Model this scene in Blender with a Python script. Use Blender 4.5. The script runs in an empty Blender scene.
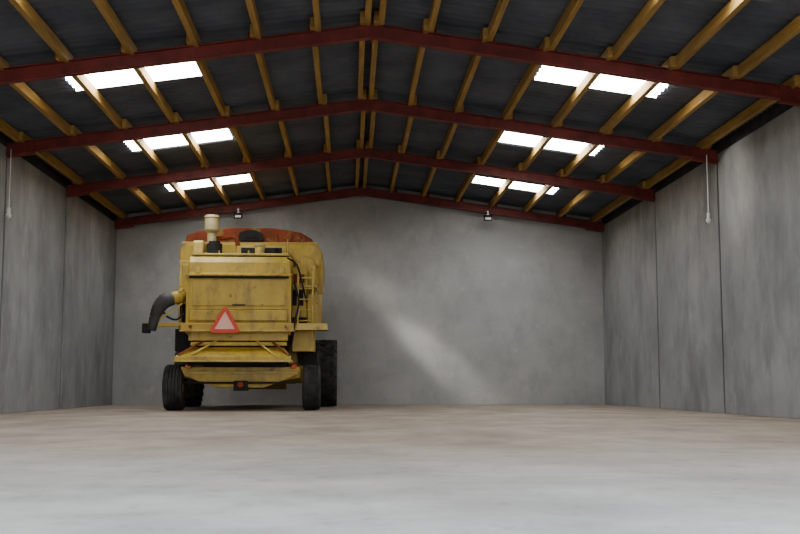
import bpy, bmesh, math, random
from mathutils import Vector, Matrix
random.seed(4)
D=bpy.data; C=bpy.context
# ------------------------------------------------------------ materials
def mat(name, c1, c2=None, scale=3.0, rough=0.7, metal=0.0, bump=0.0, detail=6, stretch=(1,1,1), lo=0.35, hi=0.65, c3=None, s3=0.8, lo3=0.5, hi3=0.75, st3=(1,1,1), c4=None, s4=3, st4=(1,1,1), lo4=.55, hi4=.7):
    m=D.materials.new(name); m.use_nodes=True
    nt=m.node_tree; N=nt.nodes; L=nt.links
    b=N['Principled BSDF']; b.inputs['Roughness'].default_value=rough; b.inputs['Metallic'].default_value=metal
    tc=N.new('ShaderNodeTexCoord'); mp=N.new('ShaderNodeMapping'); mp.inputs['Scale'].default_value=stretch
    L.new(tc.outputs['Object'],mp.inputs['Vector'])
    no=N.new('ShaderNodeTexNoise'); no.inputs['Scale'].default_value=scale; no.inputs['Detail'].default_value=detail; no.inputs['Roughness'].default_value=.62
    L.new(mp.outputs['Vector'],no.inputs['Vector'])
    cr=N.new('ShaderNodeValToRGB'); cr.color_ramp.elements[0].position=lo; cr.color_ramp.elements[1].position=hi
    cr.color_ramp.elements[0].color=(*c1,1); cr.color_ramp.elements[1].color=(*(c2 or c1),1)
    L.new(no.outputs['Fac'],cr.inputs['Fac']); out=cr.outputs['Color']
    for (cc,ss,st,l0,h0) in ((c3,s3,st3,lo3,hi3),(c4,s4,st4,lo4,hi4)):
        if not cc: continue
        m3=N.new('ShaderNodeMapping'); m3.inputs['Scale'].default_value=st; m3.inputs['Location'].default_value=(ss,3.1,1.7); L.new(tc.outputs['Object'],m3.inputs['Vector'])
        n3=N.new('ShaderNodeTexNoise'); n3.inputs['Scale'].default_value=ss; n3.inputs['Detail'].default_value=9; n3.inputs['Roughness'].default_value=.7
        L.new(m3.outputs['Vector'],n3.inputs['Vector'])
        r3=N.new('ShaderNodeMapRange'); r3.inputs['From Min'].default_value=l0; r3.inputs['From Max'].default_value=h0
        L.new(n3.outputs['Fac'],r3.inputs['Value'])
        mx=N.new('ShaderNodeMixRGB'); mx.inputs['Color2'].default_value=(*cc,1)
        L.new(r3.outputs['Result'],mx.inputs['Fac']); L.new(out,mx.inputs['Color1']); out=mx.outputs['Color']
    L.new(out,b.inputs['Base Color'])
    if bump:
        bp=N.new('ShaderNodeBump'); bp.inputs['Strength'].default_value=bump; bp.inputs['Distance'].default_value=.02
        L.new(no.outputs['Fac'],bp.inputs['Height']); L.new(bp.outputs['Normal'],b.inputs['Normal'])
    return m
M={}
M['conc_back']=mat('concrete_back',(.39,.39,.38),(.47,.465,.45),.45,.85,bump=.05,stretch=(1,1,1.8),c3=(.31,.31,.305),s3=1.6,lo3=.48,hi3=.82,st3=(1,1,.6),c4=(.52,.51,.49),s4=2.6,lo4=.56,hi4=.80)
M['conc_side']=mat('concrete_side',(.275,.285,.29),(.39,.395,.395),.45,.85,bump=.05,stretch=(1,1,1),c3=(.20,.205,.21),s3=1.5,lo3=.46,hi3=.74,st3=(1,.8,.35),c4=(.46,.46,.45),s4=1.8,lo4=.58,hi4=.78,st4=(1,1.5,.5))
M['joint']=mat('panel_joint',(.05,.05,.05),(.08,.08,.08),5,.9)
M['roof']=mat('roof_sheet',(.085,.098,.122),(.145,.16,.19),1.2,.55,.2)
M['wood']=mat('pine_timber',(.34,.21,.065),(.50,.325,.115),2.5,.7,stretch=(6,.5,6))
M['red']=mat('red_oxide_steel',(.15,.028,.022),(.25,.046,.034),4,.55)
M['galv']=mat('galvanised',(.3,.3,.3),(.45,.45,.45),9,.4,.6)
M['yellow']=mat('yellow_paint',(.55,.39,.085),(.46,.315,.06),2.2,.42,bump=.03,c3=(.23,.155,.06),s3=2.6,lo3=.48,hi3=.76,st3=(1.5,1,.5),c4=(.14,.07,.035),s4=7,lo4=.61,hi4=.69)
M['yellow2']=mat('yellow_paint_faded',(.62,.48,.16),(.50,.37,.10),2.8,.45,c3=(.28,.20,.10),s3=4,lo3=.48,hi3=.74)
M['rust']=mat('rusty_red',(.32,.075,.03),(.18,.055,.025),3,.8,c3=(.36,.22,.07),s3=2.1,lo3=.52,hi3=.62)
M['dark']=mat('dark_grime_and_shade',(.018,.017,.016),(.04,.035,.03),5,.8)  # dark grimy parts, and shade painted into gaps and recesses
M['boot']=mat('grey_rubber_boot',(.04,.04,.042),(.09,.085,.08),4,.6)
M['rubber']=mat('tyre_rubber',(.028,.028,.03),(.08,.074,.066),5,.8)
M['cream']=mat('cream_metal',(.50,.43,.26),(.38,.31,.16),6,.5)
M['glass']=mat('dark_glass',(.02,.025,.03),(.03,.035,.04),4,.1)
M['rim']=mat('wheel_rim',(.45,.33,.08),(.25,.17,.05),4,.6)
M['signred']=mat('sign_red',(.75,.09,.04),(.65,.07,.04),6,.4)
M['signpink']=mat('sign_orange',(.85,.52,.43),(.78,.44,.36),6,.4)
M['white']=mat('white_plastic',(.7,.7,.68),(.6,.6,.58),6,.4)
M['amber']=mat('amber_lens',(.7,.2,.02),(.6,.15,.02),6,.3)
def floormat():
    m=D.materials.new('dusty_concrete_floor_front_lit'); m.use_nodes=True; nt=m.node_tree;N=nt.nodes;L=nt.links
    b=N['Principled BSDF']; b.inputs['Roughness'].default_value=.7
    tc=N.new('ShaderNodeTexCoord')
    def noise(s,d,st=(1,1,1),r=.6):
        mp=N.new('ShaderNodeMapping'); mp.inputs['Scale'].default_value=st; L.new(tc.outputs['Object'],mp.inputs['Vector'])
        n=N.new('ShaderNodeTexNoise'); n.inputs['Scale'].default_value=s; n.inputs['Detail'].default_value=d; n.inputs['Roughness'].default_value=r
        L.new(mp.outputs['Vector'],n.inputs['Vector']); return n.outputs['Fac']
    def ramp(f,p0,c0,p1,c1):
        r=N.new('ShaderNodeValToRGB'); e=r.color_ramp.elements; e[0].position=p0;e[1].position=p1;e[0].color=(*c0,1);e[1].color=(*c1,1); L.new(f,r.inputs['Fac']); return r.outputs['Color']
    def mix(f,a,b2):
        x=N.new('ShaderNodeMixRGB'); L.new(f,x.inputs['Fac']); L.new(a,x.inputs['Color1']); L.new(b2,x.inputs['Color2']); return x.outputs['Color']
    cool=ramp(noise(.8,9),.38,(.37,.385,.38),.64,(.58,.585,.565))
    warm=ramp(noise(1.1,9,(1,.6,1),.66),.36,(.31,.25,.20),.66,(.47,.395,.325))
    sep=N.new('ShaderNodeSeparateXYZ'); L.new(tc.outputs['Object'],sep.inputs[0])
    ma=N.new('ShaderNodeMath'); ma.operation='MULTIPLY_ADD'; ma.inputs[1].default_value=8.0
    L.new(noise(.6,6),ma.inputs[0]); L.new(sep.outputs['Y'],ma.inputs[2])
    mr=N.new('ShaderNodeMapRange'); mr.inputs['From Min'].default_value=7.5; mr.inputs['From Max'].default_value=14; L.new(ma.outputs[0],mr.inputs['Value'])
    base=mix(mr.outputs['Result'],cool,warm)  # sandy dust far off; doorway light mixed into the near floor colour
    sp=ramp(noise(5,12,(1,1,1),.78),.54,(0,0,0),.68,(1,1,1))
    dk=N.new('ShaderNodeMixRGB'); dk.blend_type='MULTIPLY'; dk.inputs['Color2'].default_value=(.66,.64,.62,1); L.new(sp,dk.inputs['Fac']); L.new(base,dk.inputs['Color1'])
    L.new(dk.outputs['Color'],b.inputs['Base Color'])
    bp=N.new('ShaderNodeBump'); bp.inputs['Strength'].default_value=.3; bp.inputs['Distance'].default_value=.012; L.new(noise(12,8),bp.inputs['Height']); L.new(bp.outputs['Normal'],b.inputs['Normal'])
    return m
M['floor']=floormat()
def skymat():
    m=D.materials.new('translucent_rooflight'); m.use_nodes=True; nt=m.node_tree;N=nt.nodes;L=nt.links
    b=N['Principled BSDF']; b.inputs['Base Color'].default_value=(.8,.82,.82,1); b.inputs['Roughness'].default_value=.5
    b.inputs['Emission Color'].default_value=(.95,.98,1,1)
    n=N.new('ShaderNodeTexNoise'); n.inputs['Scale'].default_value=2; r=N.new('ShaderNodeMapRange'); r.inputs['To Min'].default_value=11; r.inputs['To Max'].default_value=19
    L.new(n.outputs['Fac'],r.inputs['Value']); L.new(r.outputs['Result'],b.inputs['Emission Strength'])
    return m
M['sky']=skymat()
# ------------------------------------------------------------ helpers
def obj(name,verts,faces,m,parent=None,bevel=0,smooth=False,mi=None,seg=2):
    me=D.meshes.new(name); me.from_pydata([tuple(v) for v in verts],[],faces); me.validate(); 
    bm=bmesh.new(); bm.from_mesh(me); bmesh.ops.recalc_face_normals(bm,faces=bm.faces); bm.to_mesh(me); bm.free()
    for x in (m if isinstance(m,(list,tuple)) else [m]): me.materials.append(M[x])
    if mi:
        for p,i in zip(me.polygons,mi): p.material_index=i
    if smooth:
        for p in me.polygons: p.use_smooth=True
    o=D.objects.new(name,me); C.collection.objects.link(o)
    if parent: o.parent=parent
    if bevel:
        b=o.modifiers.new('bevel','BEVEL'); b.width=bevel; b.segments=seg; b.limit_method='ANGLE'
    return o
class Acc:
    def __init__(s): s.v=[];s.f=[];s.m=[]
    def add(s,v,f,mi=0):
        n=len(s.v); s.v+= [tuple(x) for x in v]; s.f+=[tuple(i+n for i in q) for q in f]; s.m+=[mi]*len(f)
    def box(s,x0,x1,y0,y1,z0,z1,mi=0):
        s.add(*boxg(x0,x1,y0,y1,z0,z1),mi)
    def cyl(s,a,b,r,mi=0,n=16,r2=None): s.add(*cylg(a,b,r,n,r2),mi)
    def make(s,name,m,parent=None,bevel=0,smooth=False): return obj(name,s.v,s.f,m,parent,bevel,smooth,s.m)
BF=[(0,1,2,3),(4,7,6,5),(0,4,5,1),(1,5,6,2),(2,6,7,3),(3,7,4,0)]
def boxg(x0,x1,y0,y1,z0,z1):
    return [(x0,y0,z0),(x1,y0,z0),(x1,y1,z0),(x0,y1,z0),(x0,y0,z1),(x1,y0,z1),(x1,y1,z1),(x0,y1,z1)],BF
def box(name,x0,x1,y0,y1,z0,z1,m,parent=None,bevel=.01): 
    return obj(name,*boxg(x0,x1,y0,y1,z0,z1),m,parent,bevel)
def cylg(a,b,r,n=16,r2=None):
    a=Vector(a);b=Vector(b);d=(b-a).normalized(); r2=r if r2 is None else r2
    u=d.orthogonal().normalized(); w=d.cross(u); v=[]
    for p,rr in((a,r),(b,r2)):
        for i in range(n):
            t=2*math.pi*i/n; v.append(p+u*math.cos(t)*rr+w*math.sin(t)*rr)
    f=[(i,(i+1)%n,n+(i+1)%n,n+i) for i in range(n)]+[tuple(range(n))[::-1],tuple(range(n,2*n))]
    return v,f
def cyl(name,a,b,r,m,parent=None,n=24,r2=None,bevel=.006): return obj(name,*cylg(a,b,r,n,r2),m,parent,bevel)
def extr(name,prof,a0,a1,axis,m,parent=None,bevel=.015):
    n=len(prof)
    def P(p,a): return (a,p[0],p[1]) if axis=='X' else ((p[0],a,p[1]) if axis=='Y' else (p[0],p[1],a))
    v=[P(p,a0) for p in prof]+[P(p,a1) for p in prof]
    f=[(i,(i+1)%n,n+(i+1)%n,n+i) for i in range(n)]+[tuple(range(n))[::-1],tuple(range(n,2*n))]
    return obj(name,v,f,m,parent,bevel)
def tube(name,pts,radii,m,parent=None,n=16,ribs=False):
    v=[];f=[];pts=[Vector(p) for p in pts]
    R=[];P=[]
    for i in range(len(pts)-1):
        p0=pts[max(i-1,0)];p1=pts[i];p2=pts[i+1];p3=pts[min(i+2,len(pts)-1)]
        for k in range(6):
            t=k/6; P.append(.5*((2*p1)+(p2-p0)*t+(2*p0-5*p1+4*p2-p3)*t*t+(3*p1-p0-3*p2+p3)*t**3)); R.append(radii[i]*(1-t)+radii[i+1]*t)
    P.append(pts[-1]);R.append(radii[-1]); u=None
    for i,p in enumerate(P):
        d=(P[min(i+1,len(P)-1)]-P[max(i-1,0)]).normalized()
        u=(d.orthogonal() if u is None else (u-d*u.dot(d))).normalized(); w=d.cross(u)
        rr=R[i]*(1.08 if ribs and i%2 else 1)
        for k in range(n):
            t=2*math.pi*k/n; v.append(p+u*math.cos(t)*rr+w*math.sin(t)*rr)
    for i in range(len(P)-1):
        for k in range(n): f.append((i*n+k,i*n+(k+1)%n,(i+1)*n+(k+1)%n,(i+1)*n+k))
    f.append(tuple(range(n))[::-1]); f.append(tuple(range((len(P)-1)*n,len(P)*n)))
    return obj(name,v,f,m,parent,0,True)
def empty(name,loc):
    e=D.objects.new(name,None); e.location=loc; C.collection.objects.link(e); return e
# ------------------------------------------------------------ building
CX=.3; HW=6.5; XL=CX-HW; XR=CX+HW; YF=4.2; YB=29.3
SL=.14; ZR=5.93; WT=4.78
def zroof(x): return ZR-SL*abs(x-CX)
FR=[28.95,24.0,19.8,15.6,11.4,7.2,4.4]
box('floor',XL-6,XR+6,-14,YB+.3,-.25,0,'floor',bevel=0)
def sidewall(name,x,sgn):
    a=Acc(); js=[YB+.0,24.05,19.85,15.65,11.45,7.25,YF]
    for i in range(len(js)-1):
        y1,y0=js[i]-.045,js[i+1]+.045
        a.box(min(x,x+sgn*.18),max(x,x+sgn*.18),y0,y1,0,WT,0)
    a.box(min(x+sgn*.02,x+sgn*.15),max(x+sgn*.02,x+sgn*.15),YF+.05,YB,0.01,WT-.02,1)
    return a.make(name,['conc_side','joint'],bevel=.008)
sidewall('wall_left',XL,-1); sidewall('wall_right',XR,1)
def backwall():
    a=Acc(); y0,y1=YB,YB+.18
    a.box(XL-.18,XR+.18,y0,y1,0,3.02,0)
    for (xa,xb) in ((XL-.18,CX),(CX,XR+.18)):
        za,zb=zroof(xa)-.02,zroof(xb)-.02
        v=[(xa,y0,3.028),(xb,y0,3.028),(xb,y1,3.028),(xa,y1,3.028),(xa,y0,za),(xb,y0,zb),(xb,y1,zb),(xa,y1,za)]
        a.add(v,BF,0)
    a.box(XL,XR,y0+.004,y1-.02,3.0,3.05,0)
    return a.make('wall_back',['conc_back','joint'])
backwall()
SKY=[26.5,21.8,17.1,12.4,7.7]  # rows nearest the front are unseen, repeated there to add light
def roof():
    pitch=.21; n=8; ys=[]; y=YF-.6
    while y<YB+.45: ys.append(y); y+=pitch/n
    def off(y): return .03*math.sin(2*math.pi*y/pitch)
    a=Acc(); wins=[]
    for s in(-1,1):
        xs=[0,2.72,4.74,HW+.45]
        cols=[(CX+s*xs[ci],CX+s*xs[ci+1]) for ci in range(3)]
        for ci,(xa,xb) in enumerate(cols):
            v=[];f=[];wv={}
            for y in ys:
                v.append((xa,y,zroof(xa)+off(y)));v.append((xb,y,zroof(xb)+off(y)))
            for i in range(len(ys)-1):
                ym=(ys[i]+ys[i+1])/2; k=None
                if ci==1:
                    for j,c in enumerate(SKY):
                        if abs(ym-c)<.48:k=j
                q=(2*i,2*i+1,2*i+3,2*i+2)
                if k is None: f.append(q)
                else: wv.setdefault(k,[]).append(q)
            a.add(v,f,0)
            for k,fs in wv.items():
                used=sorted({i for q in fs for i in q}); mp={u:i for i,u in enumerate(used)}
                wins.append(([v[u] for u in used],[tuple(mp[i] for i in q) for q in fs]))
    a.make('ceiling',['roof'],smooth=True)
    for i,(v,f) in enumerate(wins): obj('window_%d'%(i+1),v,f,'sky',smooth=True)
roof()
raf=empty('roof_rafters',(CX,16,0))
def rafter(i,y):
    a=Acc(); ZT=ZR-.18; H=.21
    for s in(-1,1):
        xe=HW-.0
        def seg(x0,x1,zt,h0,h1,w,mi=0):
            X0,X1=s*x0,s*x1
            z0,z1=zt-SL*x0,zt-SL*x1
            v=[(X0,y-w/2,z0-h1),(X1,y-w/2,z1-h1),(X1,y+w/2,z1-h1),(X0,y+w/2,z0-h1),(X0,y-w/2,z0-h0),(X1,y-w/2,z1-h0),(X1,y+w/2,z1-h0),(X0,y+w/2,z0-h0)]
            a.add([(p[0],p[1]-16,p[2]) for p in v],BF,mi)
        seg(0,xe,ZT,0,.016,.13); seg(0,xe,ZT,H-.016,H,.13); seg(0,xe,ZT,.016,H-.016,.014)
        seg(0,.02,ZT,-.02,H+.04,.16)
        seg(0,.5,ZT,.016,H-.016,.05); seg(HW-.5,HW-.02,ZT,.016,H+.05,.06)
        for xo in [.82,1.68,2.58,3.50,4.42,5.34]:
            seg(xo+.05,xo+.12,ZT,-.10,.0,.09)
    return a.make('rafter_%d'%i,['red'],raf)
for i,y in enumerate(FR): rafter(i+1,y)
a=Acc()
for s in(-1,1):
    for k,xo in enumerate([.10,.82,1.68,2.58,3.50,4.42,5.34,6.25]):
        w=.085; x0=CX+s*xo-w/2; z=zroof(CX+s*xo)-.03
        ends=[YB]+[f for f in FR[1:]]+[YF-.5]
        for j in range(len(ends)-1):
            lap=(.035 if j%2 else -.035)
            a.box(x0+lap,x0+w+lap,ends[j+1]-.2,ends[j]+.2 if j else YB,z-.165,z-.002,0)
a.make('roof_purlins',['wood'],bevel=.004)
box('trim_1',XL-.16,XL-.02,YF,YB,WT,zroof(XL)-.0,'joint',bevel=0)  # dark eave boards added to shut out light above both side walls
box('trim_2',XR+.02,XR+.16,YF,YB,WT,zroof(XR)-.0,'joint',bevel=0)
for i,x in enumerate((XL+.14,XR-.27)):
    e=empty('pendant_lamp',(x,19.6,3.5)); zt=zroof(x)-.34-3.5
    cyl('cord',(0,0,.1),(0,0,zt),.009,'white',e,8,bevel=0)
    cyl('socket',(0,0,.04),(0,0,.14),.03,'white',e,12)
    bm=bmesh.new(); bmesh.ops.create_uvsphere(bm,u_segments=16,v_segments=10,radius=.05); me=D.meshes.new('bulb'); bm.to_mesh(me); bm.free(); me.materials.append(M['white'])
    o=D.objects.new('bulb',me); C.collection.objects.link(o); o.parent=e
for x in (-2.95,3.64):
    e=empty('floodlight',(x,28.75,zroof(x)-.17-.22-.16))
    box('housing',-.11,.11,-.05,.03,-.06,.08,'dark',e); box('lens',-.08,.08,-.056,-.05,-.045,.02,'white',e,0)
    box('bracket',-.02,.02,.0,.02,.07,.2,'galv',e,0)
# ------------------------------------------------------------ combine harvester
H=empty('combine_harvester',(-2.19,22.3,0))
Y='yellow'
def b(n,x0,x1,y0,y1,z0,z1,m=Y,bev=.012): return box(n,x0,x1,y0,y1,z0,z1,m,H,bev)
extr('rear_hood',[(0.03,1.52),(0,2.0),(0,2.66),(.06,2.74),(.10,2.76),(.12,3.0),(.2,3.13),(1.7,3.16),(1.7,1.52)],-1.1,.98,'X',Y,H,.03)
b('hood_ledge',-1.13,1.01,-.045,.1,2.705,2.75)
b('hood_shadow_strip',-1.06,.94,-.012,.05,2.66,2.705,'dark',.002)  # solid dark strip standing in for shade under the ledge
b('hood_top_lid',-1.05,.93,.2,1.6,3.15,3.2,'yellow2')
b('hood_lower_panel',-1.04,.92,-.05,.02,1.80,2.02,'yellow',.015)
b('hood_panel_rib_1',-1.05,.93,-.02,.02,2.03,2.06); b('hood_edge_l',-1.12,-1.07,-.02,.05,1.55,2.72); b('hood_edge_r',.95,1.0,-.02,.05,1.55,2.72)
b('hood_panel_plate',-1.0,.88,-.015,.02,2.10,2.64,'yellow',.012)
for i,x in enumerate((-.8,.0,.72)): cyl('hood_latch_%d'%i,(x,-.06,2.69),(x,.02,2.69),.025,'dark',H,12)
for i,x in enumerate((-.9,.8)): b('hinge_%d'%i,x-.04,x+.04,.08,.14,2.78,2.90,'yellow2',.005)
cyl('hood_handle',(-.18,-.06,2.12),(.08,-.06,2.12),.014,'dark',H,8)
b('hood_lower_skirt',-1.06,.94,.02,.1,1.40,1.56)
b('rear_beam',-1.2,1.06,-.12,.02,1.60,1.75); b('rear_beam_flange',-1.22,1.08,-.15,.0,1.58,1.61,'yellow2',.005)
b('left_arm',-1.95,-1.15,-.05,.05,1.68,1.76); b('left_arm_plate',-1.97,-1.82,-.08,.08,1.55,1.74,'dark')
b('right_platform',1.0,1.72,.1,1.3,1.66,1.73,'yellow'); b('right_platform_lip',1.0,1.74,.07,.1,1.62,1.76,'yellow2')
b('straw_recess',-.98,.88,.2,1.6,1.1,1.54,'dark'); b('straw_bar',-1.02,.92,.05,.14,1.30,1.38); b('straw_bar_2',-.9,.8,.1,.16,1.42,1.47,'rust')  # straw recess is a solid box, its shade put into the colour
v=[(-.95,.12,1.28),(.85,.12,1.28),(1.03,-.38,1.08),(-1.27,-.38,1.08),(-.95,.12,1.22),(.85,.12,1.22),(1.03,-.38,.98),(-1.27,-.38,.98)]
obj('spreader_hood',v,[(0,1,2,3),(4,7,6,5),(0,4,5,1),(1,5,6,2),(2,6,7,3),(3,7,4,0)],'yellow',H,.012)
for i,(xa,xb) in enumerate(((-1.2,-.75),(-.95,-.5),(.98,.6),(.7,.3))):
    cyl('spreader_brace_%d'%i,(xa,-.36,1.1),(xb,.08,1.40),.022,'yellow2' if i%2 else 'rust',H,8)
b('spreader_lip',-1.3,1.06,-.41,-.36,.965,1.0,'yellow2',.004)
b('spreader_shadow_plate',-1.05,.9,-.1,.15,.90,.99,'dark',.004)  # dark sheet added as the shade beneath the spreader hood
extr('axle_plate',[(-1.22,.88),(1.18,.88),(1.14,.72),(.85,.60),(.45,.46),(-.45,.46),(-.85,.58),(-1.15,.70)],.12,.2,'Y',Y,H,.015)
extr('axle_beam',[(-1.2,.84),(1.2,.84),(1.2,.66),(.3,.52),(-.3,.52),(-1.2,.66)],.3,.6,'Y','yellow',H,.02)
b('axle_rib',-1.1,1.1,.08,.13,.74,.78,'yellow2',.006); b('axle_pivot',-.14,.14,.02,.3,.40,.60,'dark'); cyl('axle_pin',(0,-.04,.52),(0,.2,.52),.06,'rust',H,16)
cyl('steering_rod',(-1.1,.05,.56),(1.1,.05,.56),.022,'dark',H,10)
for s in(-1,1): b('reflector_%d'%(s+1),s*1.06-.05,s*1.06+.05,.04,.13,.84,.92,'signred' if s>0 else 'amber',.006)
def wheel(name,cx,cy,R,W,lug):
    prof=[(R*.55,-W*.40),(R*.62,-W*.48),(R*.80,-W*.5),(R*.93,-W*.47),(R*.985,-W*.38)]
    if not lug:
        for t in(-.28,-.12,.04,.20): 
            prof+= [(R,W*t-.012),(R,W*(t+.08)),(R*.945,W*(t+.09)),(R*.945,W*(t+.15))]
        prof+=[(R,W*.36)]
    else: prof+=[(R*.96,-W*.2),(R*.965,0),(R*.96,W*.2)]
    prof+=[(R*.985,W*.38),(R*.93,W*.47),(R*.80,W*.5),(R*.62,W*.48),(R*.55,W*.40)]
    n=56;v=[];f=[];k=len(prof)
    for i in range(n):
        t=2*math.pi*i/n
        for r,x in prof: v.append((cx+x,cy+r*math.cos(t),R+r*math.sin(t)))
    for i in range(n):
        for j in range(k): f.append((i*k+j,i*k+(j+1)%k,((i+1)%n)*k+(j+1)%k,((i+1)%n)*k+j))
    obj(name+'_tyre',v,f,'rubber',H,0,False)
    if lug:
        A=Acc(); nl=22
        for i in range(nl):
            for s in(-1,1):
                t0=2*math.pi*(i+(.5 if s>0 else 0))/nl
                pts=[]
                for (x,dt) in((s*W*.02,.16),(s*W*.5,-.03)):
                    for dd in(-.045,.045):
                        for rr in(R*.93,R*1.0):
                            r=rr-(R*.02 if abs(x)>W*.3 else 0); t=t0+dt+dd
                            pts.append((cx+x,cy+r*math.cos(t),R+r*math.sin(t)))
                A.add(pts,[(0,1,3,2),(4,6,7,5),(0,4,5,1),(2,3,7,6),(1,5,7,3),(0,2,6,4)])
        A.make(name+'_lugs',['rubber'],H)
    A=Acc(); A.cyl((cx-W*.36,cy,R),(cx+W*.36,cy,R),R*.57,0,32); A.cyl((cx-W*.44,cy,R),(cx+W*.44,cy,R),R*.18,0,20)
    for i in range(8):
        t=i*math.pi/4; A.cyl((cx-W*.40,cy+R*.32*math.cos(t),R+R*.32*math.sin(t)),(cx+W*.40,cy+R*.32*math.cos(t),R+R*.32*math.sin(t)),R*.035,1,8)
    A.make(name+'_rim',['rim','dark'],H,.006)
wheel('rear_wheel_l',-1.37,.45,.465,.40,False); wheel('rear_wheel_r',1.41,.45,.465,.36,False)
wheel('front_wheel_l',-1.62,4.25,.80,.52,True); wheel('front_wheel_r',1.62,4.25,.80,.52,True)
cyl('front_axle',(-1.5,4.25,.8),(1.5,4.25,.8),.12,'dark',H)
extr('main_body',[(1.2,.95),(1.2,2.9),(1.5,3.2),(5.2,3.2),(5.2,1.0),(4.6,.7),(3.4,.55),(2.0,.75)],-1.12,1.1,'X','yellow',H,.03)
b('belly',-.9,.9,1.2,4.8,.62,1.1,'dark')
extr('grain_tank',[(-1.52,2.55),(-1.55,3.45),(-1.42,3.62),(1.36,3.62),(1.5,3.55),(1.57,3.40),(1.57,2.75),(1.35,2.45)],1.75,4.3,'Y','yellow',H,.05)
extr('tank_hood',[(-1.45,3.58),(-1.40,3.80),(-1.15,3.88),(-.4,3.97),(.5,3.96),(1.1,3.86),(1.33,3.72),(1.42,3.58)],1.85,4.2,'Y','rust',H,.03)
b('tank_rim',-1.5,1.46,1.8,1.88,3.58,3.64,'yellow2',.01)
A=Acc()
for i in range(9):
    x=-1.25+i*.3; A.box(x,x+.035,1.81,1.86,3.62,3.80)
A.make('tank_ribs',['rust'],H)
extr('tank_hatch',[(-.28,3.66),(-.24,3.84),(-.1,3.90),(.1,3.90),(.24,3.84),(.28,3.66)],1.76,1.86,'Y','dark',H,.01)
extr('tank_hatch_plate',[(-.17,3.72),(-.14,3.80),(.14,3.80),(.17,3.72)],1.74,1.77,'Y','dark',H,.004)
b('engine_box',-.2,.85,.75,1.7,3.16,3.42,'yellow'); b('engine_screen',-.1,.75,.73,.76,3.22,3.38,'dark',.005)
cyl('air_cleaner',(-.62,.45,3.16),(-.62,.45,3.42),.16,'dark',H); cyl('air_cleaner_cap',(-.62,.45,3.42),(-.62,.45,3.47),.12,'dark',H)
b('fuel_tank',-1.08,-.85,.5,1.5,3.14,3.5,'yellow2',.04)
cyl('oil_filler',(.32,.35,3.18),(.32,.35,3.36),.10,'yellow2',H); cyl('oil_filler_cap',(.32,.35,3.36),(.32,.35,3.40),.12,'cream',H)
cyl('small_can',(.62,.4,3.18),(.62,.4,3.33),.08,'dark',H)
cyl('intake_pipe',(-.73,.85,3.1),(-.73,.85,3.72),.095,'cream',H); cyl('intake_bowl',(-.73,.85,3.70),(-.73,.85,3.76),.11,'cream',H,24,.155); cyl('intake_bowl_top',(-.73,.85,3.76),(-.73,.85,4.02),.155,'cream',H,32); cyl('intake_cap',(-.73,.85,4.02),(-.73,.85,4.08),.175,'cream',H,32,.14)
tube('exhaust_pipe',[(-.2,1.3,3.3),(-.25,1.2,3.62),(-.4,1.2,3.66),(-.75,1.1,3.6)],[.05]*4,'rust',H)
A=Acc()
for x in(-1.05,-.5,.1,.9): A.cyl((x,.25,3.18),(x,.25,3.5 if x>0.5 else 3.26),.014)
A.make('deck_posts',['yellow2'],H)
b('right_side_panel',.98,1.28,.5,1.9,1.9,2.95); b('right_side_box',1.1,1.5,1.2,2.2,2.0,2.5,'yellow2',.03)
extr('right_chute',[(1.0,2.2),(1.0,3.15),(1.2,3.3),(1.42,3.2),(1.48,2.7),(1.3,2.2)],1.3,1.8,'Y','yellow',H,.03)
b('right_recess_shade',1.0,1.22,.47,.52,2.15,2.48,'dark',.01); b('right_shelf',1.0,1.5,.4,1.2,2.52,2.56,'yellow2',.006)  # recess is a dark plate on the panel, shade by colour
b('right_bracket',1.3,1.6,.6,.7,1.73,2.4,'yellow',.02); b('right_vent',1.02,1.24,.46,.5,2.62,2.8,'rust',.01)
cyl('pulley_r',(1.28,1.1,2.3),(1.34,1.1,2.3),.33,'yellow2',H,32); cyl('pulley_r_hub',(1.3,1.1,2.3),(1.4,1.1,2.3),.08,'dark',H)
cyl('pulley_r2',(1.28,2.2,1.5),(1.36,2.2,1.5),.28,'dark',H,32)
A=Acc()
for x in(1.12,1.42): A.cyl((x,.25,1.7),(x,.25,2.75),.02)
for k in range(5): A.cyl((1.12,.25,1.82+.22*k),(1.42,.25,1.82+.22*k),.015)
A.cyl((1.12,.25,2.75),(1.12,.8,3.0),.018);A.cyl((1.42,.25,2.75),(1.42,.8,3.0),.018)
A.make('side_ladder',['yellow2'],H)
b('right_lower_box',1.0,1.45,.5,1.5,1.2,1.64,'yellow'); b('right_gap_shade',1.0,1.3,.45,.5,1.72,1.9,'dark',.004)  # gap above the platform is a plate coloured as shade
b('right_lower_shadow',1.1,1.5,1.0,2.6,.95,1.2,'dark')  # dark block drawn as the shade below the side box
tube('hose_r',[(1.05,.1,2.6),(1.15,.0,2.2),(1.08,-.02,1.8),(1.02,.05,1.4)],[.02]*4,'dark',H,8)
tube('hose_r2',[(.9,.1,3.1),(1.1,.1,2.95),(1.2,.2,2.6),(1.3,.3,2.2)],[.018]*4,'dark',H,8)
b('left_side_panel',-1.3,-1.08,.6,1.9,1.8,3.0); b('left_elevator',-1.5,-1.25,1.5,1.9,1.3,3.2,'yellow2')
b('left_lower_box',-1.4,-1.05,.5,1.6,1.2,1.66,'dark'); b('left_dark_side',-1.28,-1.12,.55,.6,1.78,2.2,'dark',.01)
cyl('pulley_l',(-1.36,1.1,2.2),(-1.3,1.1,2.2),.3,'dark',H,32)
cyl('auger_tube',(-1.46,3.4,2.95),(-1.28,.25,2.30),.13,'yellow',H,24)
tube('auger_elbow',[(-1.28,.3,2.31),(-1.3,.05,2.27),(-1.42,-.04,2.25)],[.13,.135,.12],'yellow',H)
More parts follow.
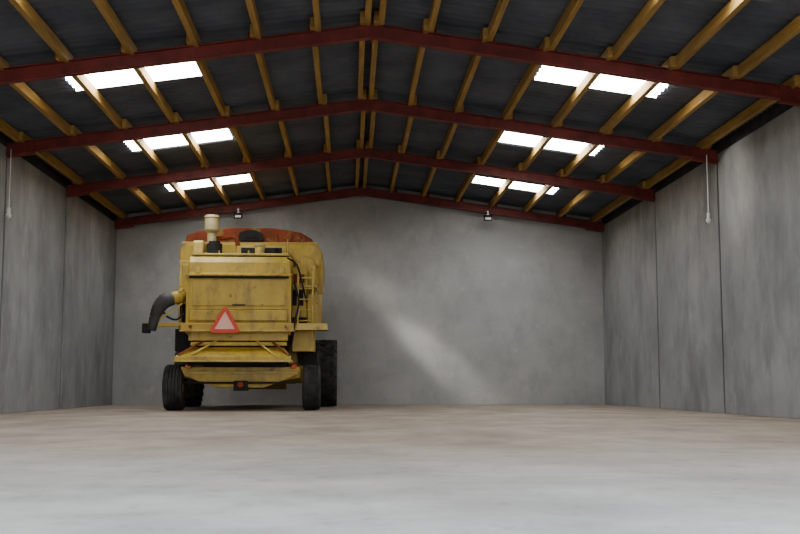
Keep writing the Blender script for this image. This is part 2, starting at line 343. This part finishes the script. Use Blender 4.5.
cyl('auger_flange',(-1.28,.32,2.31),(-1.28,.28,2.305),.17,'yellow2',H)
tube('auger_boot',[(-1.36,-.02,2.24),(-1.52,-.06,2.20),(-1.64,-.08,2.06),(-1.72,-.08,1.86),(-1.78,-.06,1.60)],[.12,.15,.13,.10,.08],'boot',H,16,True)
cyl('auger_bracket',(-1.2,0,2.42),(-1.66,-.06,2.2),.022,'yellow2',H,8)
tube('auger_hose',[(-1.2,.0,2.15),(-1.38,-.08,1.98),(-1.6,-.08,1.86),(-1.85,-.05,1.74)],[.02]*4,'yellow2',H,8)
tube('auger_hose_2',[(-1.15,.0,1.95),(-1.3,-.05,1.82),(-1.5,-.05,1.9),(-1.62,-.05,2.1)],[.02]*4,'dark',H,8)
def tri(name,c,r,y0,y1,m,cut):
    pts=[]
    for k in range(3):
        t=math.pi/2+k*2*math.pi/3
        for d in(-cut,cut): pts.append((c[0]+r*math.cos(t+d),c[1]+r*math.sin(t+d)*1.0))
    extr(name,pts,y0,y1,'Y',m,H,0)
tri('sign_border',(-.31,1.74),.325,-.185,-.17,'signred',.10); tri('sign_center',(-.31,1.74),.225,-.19,-.184,'signpink',.03)
b('sign_bracket',-.34,-.28,-.17,-.1,1.58,1.9,'dark',.003)
for s,x in((0,-1.0),(1,.9)): cyl('tail_lamp_%d'%s,(x,-.2,1.68),(x,-.12,1.68),.03,'rust',H,16)
extr('cab',[(4.5,3.1),(4.5,3.9),(5.7,3.9),(5.9,3.0),(5.8,2.2),(4.5,2.2)],-.75,.75,'X','yellow',H,.04)
b('cab_window',-.65,.65,5.72,5.9,2.6,3.7,'glass')
extr('feeder_house',[(4.8,1.6),(5.9,.9),(5.9,.4),(4.8,.7)],-.6,.6,'X','yellow',H,.03)
# ------------------------------------------------------------ light
w=D.worlds.new('overcast_sky'); C.scene.world=w; w.use_nodes=True
bg=w.node_tree.nodes['Background']; bg.inputs[0].default_value=(.88,.94,1.0,1); bg.inputs[1].default_value=2.5
def spot(name,loc,tgt,deg,e,blend=1,r=.05,col=(1,.96,.90)):
    l=D.lights.new(name,'SPOT'); l.spot_size=math.radians(deg); l.spot_blend=blend; l.energy=e; l.color=col; l.shadow_soft_size=r
    o=D.objects.new(name,l); o.location=loc; o.rotation_euler=(Vector(tgt)-Vector(loc)).to_track_quat('-Z','Y').to_euler(); C.collection.objects.link(o)
spot('sunbeam_spot',(-1.9,27.9,4.9),(2.25,29.3,1.3),11.5,1700,r=.15)
spot('sunbeam_spot.001',(-1.4,22.0,5.2),(6.8,19.0,4.0),15,1400,r=.3)
spot('sunbeam_spot.002',(-2.4,28.0,5.0),(1.0,29.3,2.9),14,320,r=.25)
# ------------------------------------------------------------ camera
cam=D.cameras.new('camera'); co=D.objects.new('camera',cam); C.collection.objects.link(co)
cam.sensor_width=36; cam.lens=1100/800*36; co.location=(0,0,.515)
co.rotation_euler=(math.radians(90+6.12),0,math.radians(-2.6)); C.scene.camera=co
cam.dof.use_dof=True; cam.dof.focus_distance=23; cam.dof.aperture_fstop=4
C.scene.view_settings.look='AgX - Medium High Contrast'
